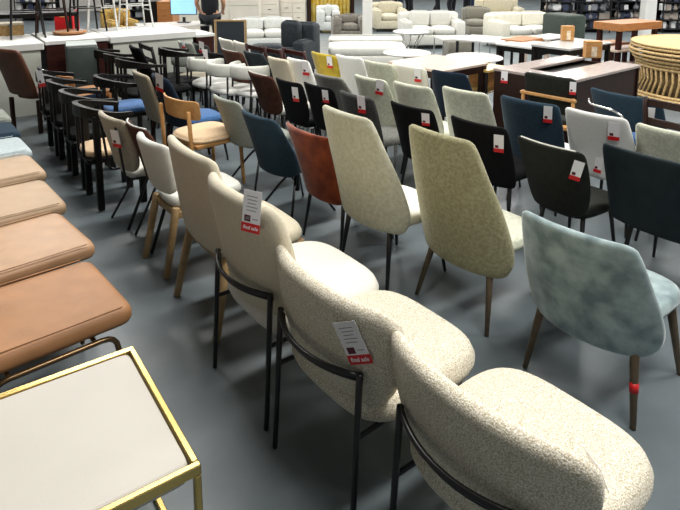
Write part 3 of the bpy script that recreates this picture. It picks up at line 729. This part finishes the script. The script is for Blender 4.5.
MB().box((0, 0, .90), (.34, .42, .02), 0, .006).build('cap', mat('cap_grey', (.45, .50, .48), .4, 0, .05, 5), t)

def stool_on(label, c, z, m, h=.75, w=.36, sm=None):
    t = thing('bar_stool', label, 'stool', (c[0], c[1], z), random.uniform(-.3, .3), 'stools on the display plinths')
    for sx in (-1, 1):
        for sy in (-1, 1): MB().cyl((sx * w * .38, sy * w * .38, h), (sx * w * .55, sy * w * .55, 0), .014, .012).build('leg', m, t)
    for sx in (-1, 1): MB().cyl((sx * w * .49, -w * .49, h * .35), (sx * w * .49, w * .49, h * .35), .009).build('foot_rail', m, t)
    for sy in (-1, 1): MB().cyl((-w * .47, sy * w * .47, h * .45), (w * .47, sy * w * .47, h * .45), .009).build('foot_rail', m, t)
    MB().pad(0, 0, w + .04, w + .02, h - .01, h + .05, .4, edge=.02).build('seat', sm or m, t)
for lb, px, py, m in [('black bar stool standing on the short white plinth', 28, 37, BLKM), ('black and oak bar stool standing on the cherry cabinet', 53, 34, WALNUT), ('slim black bar stool at the left end of the long white plinth', 88, 31, EBONY),
                      ('white bar stool standing on the long white plinth', 103, 30, WHITEP), ('white bar stool with thin legs, right of the other white one on the plinth', 136, 27, WHITEP)]:
    q = at(px, py, .9); stool_on(lb, (q.x, q.y), .90, m)
q = at(70, 34, .9); o = tag(MB().lathe((0, 0, 0), [(.15, 0), (.21, .02), (.22, .045), (.19, .05), (.18, .035)], 28).build('wooden_tray', ORANGEW), 'round orange wood tray on the cherry cabinet', 'tray'); put(o, (q.x, q.y, .90))
q = at(10, 35, .9)
t = thing('storage_box', 'brown wicker box with latch on the short plinth', 'box', (q.x, q.y, .90))
MB().box((0, 0, .07), (.32, .22, .14)).build('body', mat('wicker', (.30, .18, .06), .7, 0, .3, 60), t)
MB().box((0, 0, .155), (.33, .23, .03)).build('lid', BEIGE, t); MB().box((0, -.115, .13), (.03, .012, .04)).build('latch', CHROME, t)

# back-left goods behind the plinths
q = at(67, 21, .9)
t = thing('red_carton', 'large red carton with a pale stripe, behind the plinths', 'box', (q.x, q.y, 0), -PSI)
MB().box((0, 0, .54), (.30, .25, 1.08)).build('body', RED, t); MB().box((0, -.128, .99), (.12, .006, .03)).build('stripe', mat('stripe_orange', (.9, .45, .15), .5, 0, .02, 5), t)
q = at(69, 14, .9)
t = thing('red_sign', 'red sign with pale lettering above the red carton', 'sign', (q.x + .2, q.y + .5, 0), -PSI)
MB().box((0, 0, 1.22), (.36, .04, .16)).build('panel', RED, t); MB().box((0, .0, .57), (.04, .04, 1.14)).build('post', BLKM, t)
MB().box((0, -.024, 1.23), (.26, .006, .05)).build('lettering_band', CARD, t)
def goods_shelf(label, c, w, rz, h=2.0, levels=9, n=9, pal=None, fm=BLKM, group='retail shelving with goods'):
    t = thing('shelving_unit', label, 'shelf', (c[0], c[1], 0), rz, group)
    d = .5
    MB().box((0, d / 2 - .01, h / 2), (w, .015, h)).build('back_panel', fm, t)
    for k in range(levels): MB().box((0, 0, .10 + k * (h - .12) / (levels - 1)), (w, d, .03)).build('shelf', fm, t)
    for sx in (-1, 1):
        for sy in (-1, 1): MB().box((sx * (w / 2 + .015), sy * (d / 2 - .02), h / 2), (.03, .03, h)).build('upright', fm, t)
    return t
pal = [mat('good_black', (.015, .016, .02), .4, 0, .1, 9), mat('good_white', (.72, .72, .72), .4, 0, .05, 9), mat('good_grey', (.22, .23, .25), .5, 0, .1, 9), mat('good_navy', (.03, .04, .08), .5, 0, .1, 9), mat('good_taupe', (.35, .30, .26), .5, 0, .1, 9)]
protos = []
for k, m in enumerate(pal):
    bx = MB().box((0, 0, .11), (.16, .16, .22), 0, .01).build('storage_box', m); tag(bx, 'small box standing on the far shelving', 'box', 'boxes on the far shelving'); protos.append(bx)
    vs_ = MB().lathe((0, 0, 0), [(.045, 0), (.075, .05), (.08, .12), (.04, .19), (.03, .22), (.045, .25)], 14).build('vase', m); tag(vs_, 'small vase standing on the far shelving', 'vase', 'vases on the far shelving'); protos.append(vs_)
used = [False] * len(protos)
def fill(c, w, rz, h, levels, n, seed):
    rnd = random.Random(seed)
    for L_ in range(levels):
        z = .10 + L_ * (h - .12) / (levels - 1) + .015
        if z > .95: continue
        for i in range(n):
            if rnd.random() < .12: continue
            k = rnd.randrange(len(protos)); o = protos[k]
            if used[k]: o = o.copy(); C.objects.link(o)
            used[k] = True
            x = -w / 2 + w * (i + .5) / n; y = rnd.uniform(-.13, -.06)
            o.location = (c[0] + x * math.cos(rz) - y * math.sin(rz), c[1] + x * math.sin(rz) + y * math.cos(rz), z)
            o.rotation_euler = (0, 0, rz); s = rnd.uniform(.75, .95); o.scale = (s, s, s * rnd.uniform(.8, 1.0))
lbs = ['black shelving unit full of boxes and vases, left one of the far three', 'black shelving unit full of boxes and vases, middle one of the far three', 'black shelving unit full of boxes and vases, right one of the far three']
for i, (x0, x1, y0_) in enumerate([(545, 578, 33), (580, 612, 33), (616, 655, 32)]):
    a, b2 = at(x0, y0_), at(x1, y0_)
    m_ = (a + b2) / 2; w = (b2 - a).length - .1; rz = math.atan2(b2.y - a.y, b2.x - a.x)
    c = (m_.x + .3 * math.sin(-rz), m_.y + .3 * math.cos(rz))
    goods_shelf(lbs[i], c, w, rz); fill(c, w, rz, 2.0, 9, 10, i)
a = at(646, 37)
struct(MB().box((a.x, a.y, 2.3), (.28, .28, 4.6), -PSI, .01), 'trim_2', WHITEP)
for i, (x0, x1, y0_, lb) in enumerate([(110, 150, 12, 'black shelving unit beyond the white plinth, behind the ochre armchair'), (20, 60, 12, 'black shelving unit at the far left behind the plinths'), (667, 705, 24, 'black shelving unit at the right edge, behind the rattan table'), (470, 520, 5, 'black shelving unit far behind the cream sofa')]):
    a, b2 = at(x0, y0_ + 9), at(x1, y0_ + 9)
    m_ = (a + b2) / 2; w = (b2 - a).length - .1; rz = math.atan2(b2.y - a.y, b2.x - a.x)
    c = (m_.x, m_.y + .3)
    goods_shelf(lb, c, w, rz); fill(c, w, rz, 2.0, 9, 9, 20 + i)
# desk with screen left of the person
q = at(181, 25, .75)
table('computer_desk', 'white desk with a screen on it, left of the standing person', 'desk', (q.x, q.y), (1.5, .7, .78), D2R(-10), WTOP, BLKM)
t = thing('monitor', 'wide pale blue screen on the white desk', 'monitor', (q.x + .1, q.y + .1, .78), -PSI)
MB().box((0, 0, .30), (.48, .035, .32)).build('casing', BLKM, t)
MB().box((0, -.02, .30), (.45, .004, .29)).build('screen', mat('screen_blue', (.25, .50, .75), .3, 0, .1, 2, emit=.6), t)
MB().box((0, 0, .05), (.05, .04, .1)).build('stand', BLKM, t); MB().box((0, 0, .008), (.22, .16, .016)).build('foot', BLKM, t)
q = at(170, 30, .55)
t = thing('low_cabinet', 'orange wood cabinet with dark side, beyond the long white plinth', 'cabinet', (q.x, q.y + .4, 0), -PSI)
MB().box((.12, 0, .55), (.30, .5, 1.1)).build('body', ORANGEW, t); MB().box((-.17, 0, .55), (.26, .5, 1.1)).build('side_body', EBONY, t)
# dark table at the far left on the plinth level
q = at(15, 12, 1.15)
table('dining_table', 'dark table with a grey metal edge at the far left corner', 'table', (q.x, q.y), (1.6, .8, 1.15), D2R(-5), EBONY, BLKM, tt=.06)

# ------------------------------------------------------------------ people (skinned bodies)
def skin(name, verts, edges, rad, m, parent, lv=1):
    me = bpy.data.meshes.new(name); me.from_pydata(verts, edges, []); o = bpy.data.objects.new(name, me); C.objects.link(o)
    md = o.modifiers.new('s', 'SKIN'); md.use_smooth_shade = True
    for i, r in enumerate(rad):
        sv = me.skin_vertices[0].data[i]; sv.radius = (r, r) if not isinstance(r, tuple) else r
    me.skin_vertices[0].data[0].use_root = True
    sb = o.modifiers.new('u', 'SUBSURF'); sb.levels = lv; sb.render_levels = lv
    dg = bpy.context.evaluated_depsgraph_get(); dg.update()
    nm = bpy.data.meshes.new_from_object(o.evaluated_get(dg)); o.modifiers.clear(); o.data = nm
    nm.materials.clear(); nm.materials.append(m); o.parent = parent
    nm.polygons.foreach_set('use_smooth', [True] * len(nm.polygons))
    return o
def person(label, p, rz, shirt, pants, shorts=False, pose=0):
    t = thing('person', label, 'person', (p[0], p[1], 0), rz, None)
    st = .10 + .05 * pose
    V = [(0, 0, .95), (0, 0, 1.12), (0, 0, 1.38), (0, 0, 1.48), (0, -.01, 1.56), (0, -.01, 1.68),
         (.18, 0, 1.40), (.24, -.02, 1.14), (.20, -.20, .98), (-.18, 0, 1.40), (-.24, -.02, 1.14), (-.20, -.20, .98),
         (.10, 0, .88), (.11, -.03 - st * .3, .50), (.12, st, .07), (-.10, 0, .88), (-.11, -.02, .50), (-.12, -st * .5, .07),
         (.12, st - .16, .035), (-.12, -st * .5 - .16, .035)]
    E = [(0, 1), (1, 2), (2, 3), (3, 4), (4, 5), (2, 6), (6, 7), (7, 8), (2, 9), (9, 10), (10, 11), (0, 12), (12, 13), (13, 14), (0, 15), (15, 16), (16, 17), (14, 18), (17, 19)]
    R = [(.15, .11), (.13, .10), (.15, .10), .06, .075, .085, .055, .042, .032, .055, .042, .032, .085, .058, .04, .085, .058, .04, .032, .032]
    skin('body', V, E, R, SKIN, t)
    Vs = [V[0], V[1], V[2], V[6], V[7], V[9], V[10]]; Vs[4] = (.22, -.01, 1.22); Vs[6] = (-.22, -.01, 1.22); Vs[0] = (0, 0, .86)
    skin('shirt', Vs, [(0, 1), (1, 2), (2, 3), (3, 4), (2, 5), (5, 6)], [(.18, .14), (.165, .125), (.175, .125), .075, .062, .075, .062], shirt, t)
    kz = .55 if shorts else .12
    def lp(a, b_, z):
        u = (a[2] - z) / (a[2] - b_[2]); return tuple(a[i] + (b_[i] - a[i]) * u for i in range(3))
    k1 = lp(V[12], V[13], .55) if shorts else V[13]; k2 = lp(V[15], V[16], .55) if shorts else V[16]
    Vp = [V[0], V[12], k1, V[15], k2]; Ep = [(0, 1), (1, 2), (0, 3), (3, 4)]; Rp = [(.165, .125), .10, .085, .10, .085]
    if not shorts:
        Vp += [lp(V[13], V[14], .14), lp(V[16], V[17], .14)]; Ep += [(2, 5), (4, 6)]; Rp[2] = .078; Rp[4] = .078; Rp += [.062, .062]
    skin('trousers' if not shorts else 'shorts', Vp, Ep, Rp, pants, t)
    # hair, face, hands, shoes
    MB().lathe((0, .012, 1.66), [(.075, -.02), (.095, .03), (.09, .09), (.06, .13), (.02, .145)], 16).build('hair', EBONY, t)
    MB().cyl((0, -.085, 1.655), (0, -.112, 1.635), .010, .014, 8).build('nose', SKIN, t)
    for s in (-1, 1):
        MB().lathe((s * .033, -.082, 1.665), [(.004, -.008), (.011, 0), (.004, .008)], 8).build('eye', EBONY, t)
        h = Vector((s * .20, -.20, .98))
        for k in range(4): MB().tube([h + Vector((s * (-.012 + .009 * k), -.005, -.01)), h + Vector((s * (-.016 + .012 * k), -.055, -.03)), h + Vector((s * (-.014 + .011 * k), -.075, -.065 + .004 * k))], .008, 6).build('finger', SKIN, t)
        MB().tube([h + Vector((-s * .015, 0, 0)), h + Vector((-s * .04, -.03, -.01)), h + Vector((-s * .04, -.06, -.02))], .009, 6).build('thumb', SKIN, t)
    for f in (V[14], V[17]):
        MB().pad(f[0], f[1] - .08, .095, .27, 0, .075, .6, edge=.03).build('shoe', EBONY, t)
    return t
DEN = fab('dark_denim', (.02, .03, .06), .15, 20)
q = at(212, 67); person('person in a black shirt and shorts standing at the white desk beyond the plinth', q, D2R(150), CLOTHB, CLOTHB, True)
for px, py, s_, pn, lb, r_ in [(397, 26, DEN, DEN, 'person in dark clothes between two others far behind the ivory sofa', 120), (467, 20, DEN, CLOTHB, 'person in dark blue top next to the one in black trousers, far away', 20), (436, 20, CLOTHB, CLOTHB, 'person in all black left of the others far behind the ivory sofa', 60), (384, 22, CLOTHB, DEN, 'person in black standing far behind the beige sofa', 30), (408, 24, DEN, CLOTHB, 'person in dark blue walking far behind the ivory sofa', 80), (452, 22, CLOTHB, CLOTHB, 'person in black trousers far behind the taupe sofa', 200),
                                 (476, 23, mat('pink_cloth', (.55, .18, .22), .8, 0, .05, 9), DEN, 'person in a pink top far behind the cream sofa', 150)]:
    q = at(px, py); person(lb, q, D2R(r_), s_, pn, False, 1)

# ------------------------------------------------------------------ price tags, hung on the surface seen at a given spot
def text_mesh(s, size, m, parent, name='lettering'):
    cu = bpy.data.curves.new(name, 'FONT'); cu.body = s; cu.size = size; cu.align_x = 'CENTER'; cu.align_y = 'CENTER'; cu.extrude = .0004; cu.shear = .15; cu.offset = .0003
    o = bpy.data.objects.new(name, cu); C.objects.link(o)
    dg = bpy.context.evaluated_depsgraph_get()
    me = bpy.data.meshes.new_from_object(o.evaluated_get(dg)); bpy.data.objects.remove(o)
    n = bpy.data.objects.new(name, me); C.objects.link(n); me.materials.clear(); me.materials.append(m); n.parent = parent
    return n
bpy.context.view_layer.update()
def price_tag(label, px, py, w, h, roll=0, face=None, detail=0, off=.010):
    """card hung where the line of sight meets the chair; w,h metres"""
    dg = bpy.context.evaluated_depsgraph_get()
    d = ray(px, py).normalized()
    hit, loc, nrm, *_ = bpy.context.scene.ray_cast(dg, CAM, d)
    n = Vector((-1, 0, 0))
    n = Vector((-1, 0, 0)) if face is None else Vector(face)
    n = (nrm if nrm.dot(-d) > .35 and abs(nrm.z) < .75 else n).normalized()
    if n.dot(-d) < 0: n = -n
    n = (n + Vector((-.35, -.25, 0))).normalized()
    z = Vector((0, 0, 1)); y = (z - n * z.dot(n)).normalized(); x = y.cross(n)
    M = Matrix((x, y, n)).transposed().to_4x4(); M = M @ Matrix.Rotation(D2R(roll), 4, 'Z')
    t = thing('price_tag', label, 'price tag', (0, 0, 0), 0, 'white and red price tags hanging on the chairs')
    for it in range(24):
        M.translation = loc + n * off; bad = False
        for a_ in (-.5, 0, .5):
            for b_ in (-.5, -.25, 0, .25, .5):
                q_ = M @ Vector((a_ * w, b_ * h, 0)); dd = q_ - CAM; L_ = dd.length
                h_, lo_, *_r = bpy.context.scene.ray_cast(dg, CAM, dd.normalized())
                if h_ and (lo_ - CAM).length < L_ - .001: bad = True
        if not bad: break
        off += .005
    M.translation = loc + n * off
    t.matrix_world = M
    MB().box((0, h * .11, 0), (w, h * .78, .0012), 0, .0003).build('card', CARD, t)
    MB().box((0, -h * .39, 0.0002), (w * 1.02, h * .22, .0016), 0, .0003).build('red_strip', RED, t)
    MB().box((-w * .20, -h * .17, .0009), (w * .34, h * .15, .0008), 0, .0002).build('dark_square', DKRED, t)
    if detail:
        mb = MB()
        for k in range(5): mb.box((w * (-.02 + .02 * (k % 2)), h * (.36 - .085 * k), .0008), (w * (.62 - .08 * (k % 3)), h * .018, .0004), 0, .0001)
        mb.box((w * .22, -h * .17, .0008), (w * .3, h * .02, .0004), 0, .0001)
        mb.build('printed_lines', INK, t)
        tx = text_mesh('final sale', w * .24, CARD, t); tx.location = (0, -h * .39, .0014)
        if detail == 1:
            t2 = text_mesh('#8', w * .22, INK, t, 'price_digits'); t2.location = (-w * .2, -h * .17, .0018)
    return t
q = at(600, 480, .50)
t = thing('price_tag', 'blank back of a folded price tag resting on the nearest boucle seat', 'price tag', (q.x, q.y, .50), D2R(-25))
o = MB().box((0, 0, .04), (.0012, .08, .085), 0, .0003).build('card', CARD, t); o.rotation_euler = (0, D2R(-22), 0)
TAGS = [
 ('upright price tag with red strip on the tall cream railed chair', 253, 211, .082, .165, -2, 1),
 ('tilted price tag with red strip on the second boucle chair', 354, 341, .088, .150, 24, 2),
 ('price tag with red strip on the right edge of the dark olive leather chair', 577, 170, .058, .13, -12, 0),
 ('white price tag between the dark olive and slate leather chairs', 599, 164, .05, .12, -8, 0),
 ('price tag with red strip on the right side of the white fabric chair', 614, 131, .07, .13, 0, 0),
 ('price tag on the right corner of the navy blue fabric chair', 548, 114, .06, .13, 0, 0),
 ('price tag on the low black leather chair behind the olive high-back', 499, 143, .065, .13, 0, 0),
 ('price tag on the right end of the blue low-backed armchair', 649, 108, .07, .14, 0, 0),
 ('price tag on the right end of the dark green chair at the desk', 573, 88, .055, .12, 0, 0),
 ('price tag on the left side of the walnut desk', 505, 77, .075, .13, 0, 0),
 ('price tag on the low black leather chair behind the sage high-back', 426, 119, .06, .10, 0, 0),
 ('large price tag on the charcoal fabric chair', 362, 104, .07, .15, 0, 0),
 ('price tag on the right corner of the third sage chair', 380, 87, .07, .14, -8, 0),
 ('price tag on the cream chair behind the sage chairs', 418, 75, .07, .14, 0, 0),
 ('price tag on the mustard yellow chair', 330, 62, .07, .14, 0, 0),
 ('price tag hanging on the white straight-backed chair', 306, 68, .075, .16, 0, 0),
 ('price tag with red strip on the left slim black chair', 296, 94, .065, .14, 0, 0),
 ('pale price tag on the right slim black chair', 326, 96, .06, .12, 0, 0),
 ('tilted price tag on the navy chair with blue seat', 161, 82, .09, .18, -15, 0),
 ('price tag on the dark grey chair by the plinth', 202, 47, .08, .16, -10, 0),
 ('price tag on the black low-backed chair by the red cabinet', 213, 54, .09, .17, 0, 0),
 ('white price tag on the grey chair by the plinth', 184, 44, .05, .11, 0, 0),
 ('price tag hanging on the black armchair at the far end of the aisle row', 44, 78, .08, .16, 12, 0),
 ('red price tag on the grey-beige chair beside the aisle', 119, 137, .075, .13, 0, 0),
]
for lb, px, py, w, h, rl, dt in TAGS: price_tag(lb, px, py, w, h, rl, None, dt)

# ------------------------------------------------------------------ lights: ceiling panels
EM = mat('light_diffuser', (1.0, .98, .94), .5, emit=7.0)
k = 0
for X in (2.0, 6.5, 11.0, 15.5, 20.0):
    for Y in (0, 4.5, 9, 13.5, 18):
        ld = bpy.data.lights.new('ceiling_lamp', 'AREA'); ld.shape = 'RECTANGLE'; ld.size = 2.4; ld.size_y = .5; ld.energy = 115; ld.color = (1.0, .98, .94)
        lo = bpy.data.objects.new('ceiling_lamp', ld); C.objects.link(lo); lo.location = (X, Y, 4.5)
w = bpy.data.worlds.new('world'); bpy.context.scene.world = w; w.use_nodes = True
w.node_tree.nodes['Background'].inputs[0].default_value = (.9, .95, 1, 1); w.node_tree.nodes['Background'].inputs[1].default_value = .15

# ------------------------------------------------------------------ camera
cd = bpy.data.cameras.new('camera'); co = bpy.data.objects.new('camera', cd); C.objects.link(co)
cd.sensor_fit = 'HORIZONTAL'; cd.sensor_width = 36; cd.lens = 36 * F / 680; cd.shift_y = -(255 - CY) / 680
cd.clip_end = 100
Mx = Matrix((RT, UP, -FW)).transposed().to_4x4(); Mx.translation = CAM; co.matrix_world = Mx
S = bpy.context.scene; S.camera = co
S.view_settings.view_transform = 'Standard'; S.view_settings.look = 'None'; S.view_settings.exposure = 0.6; S.view_settings.gamma = 1; S.view_settings.use_curve_mapping = False
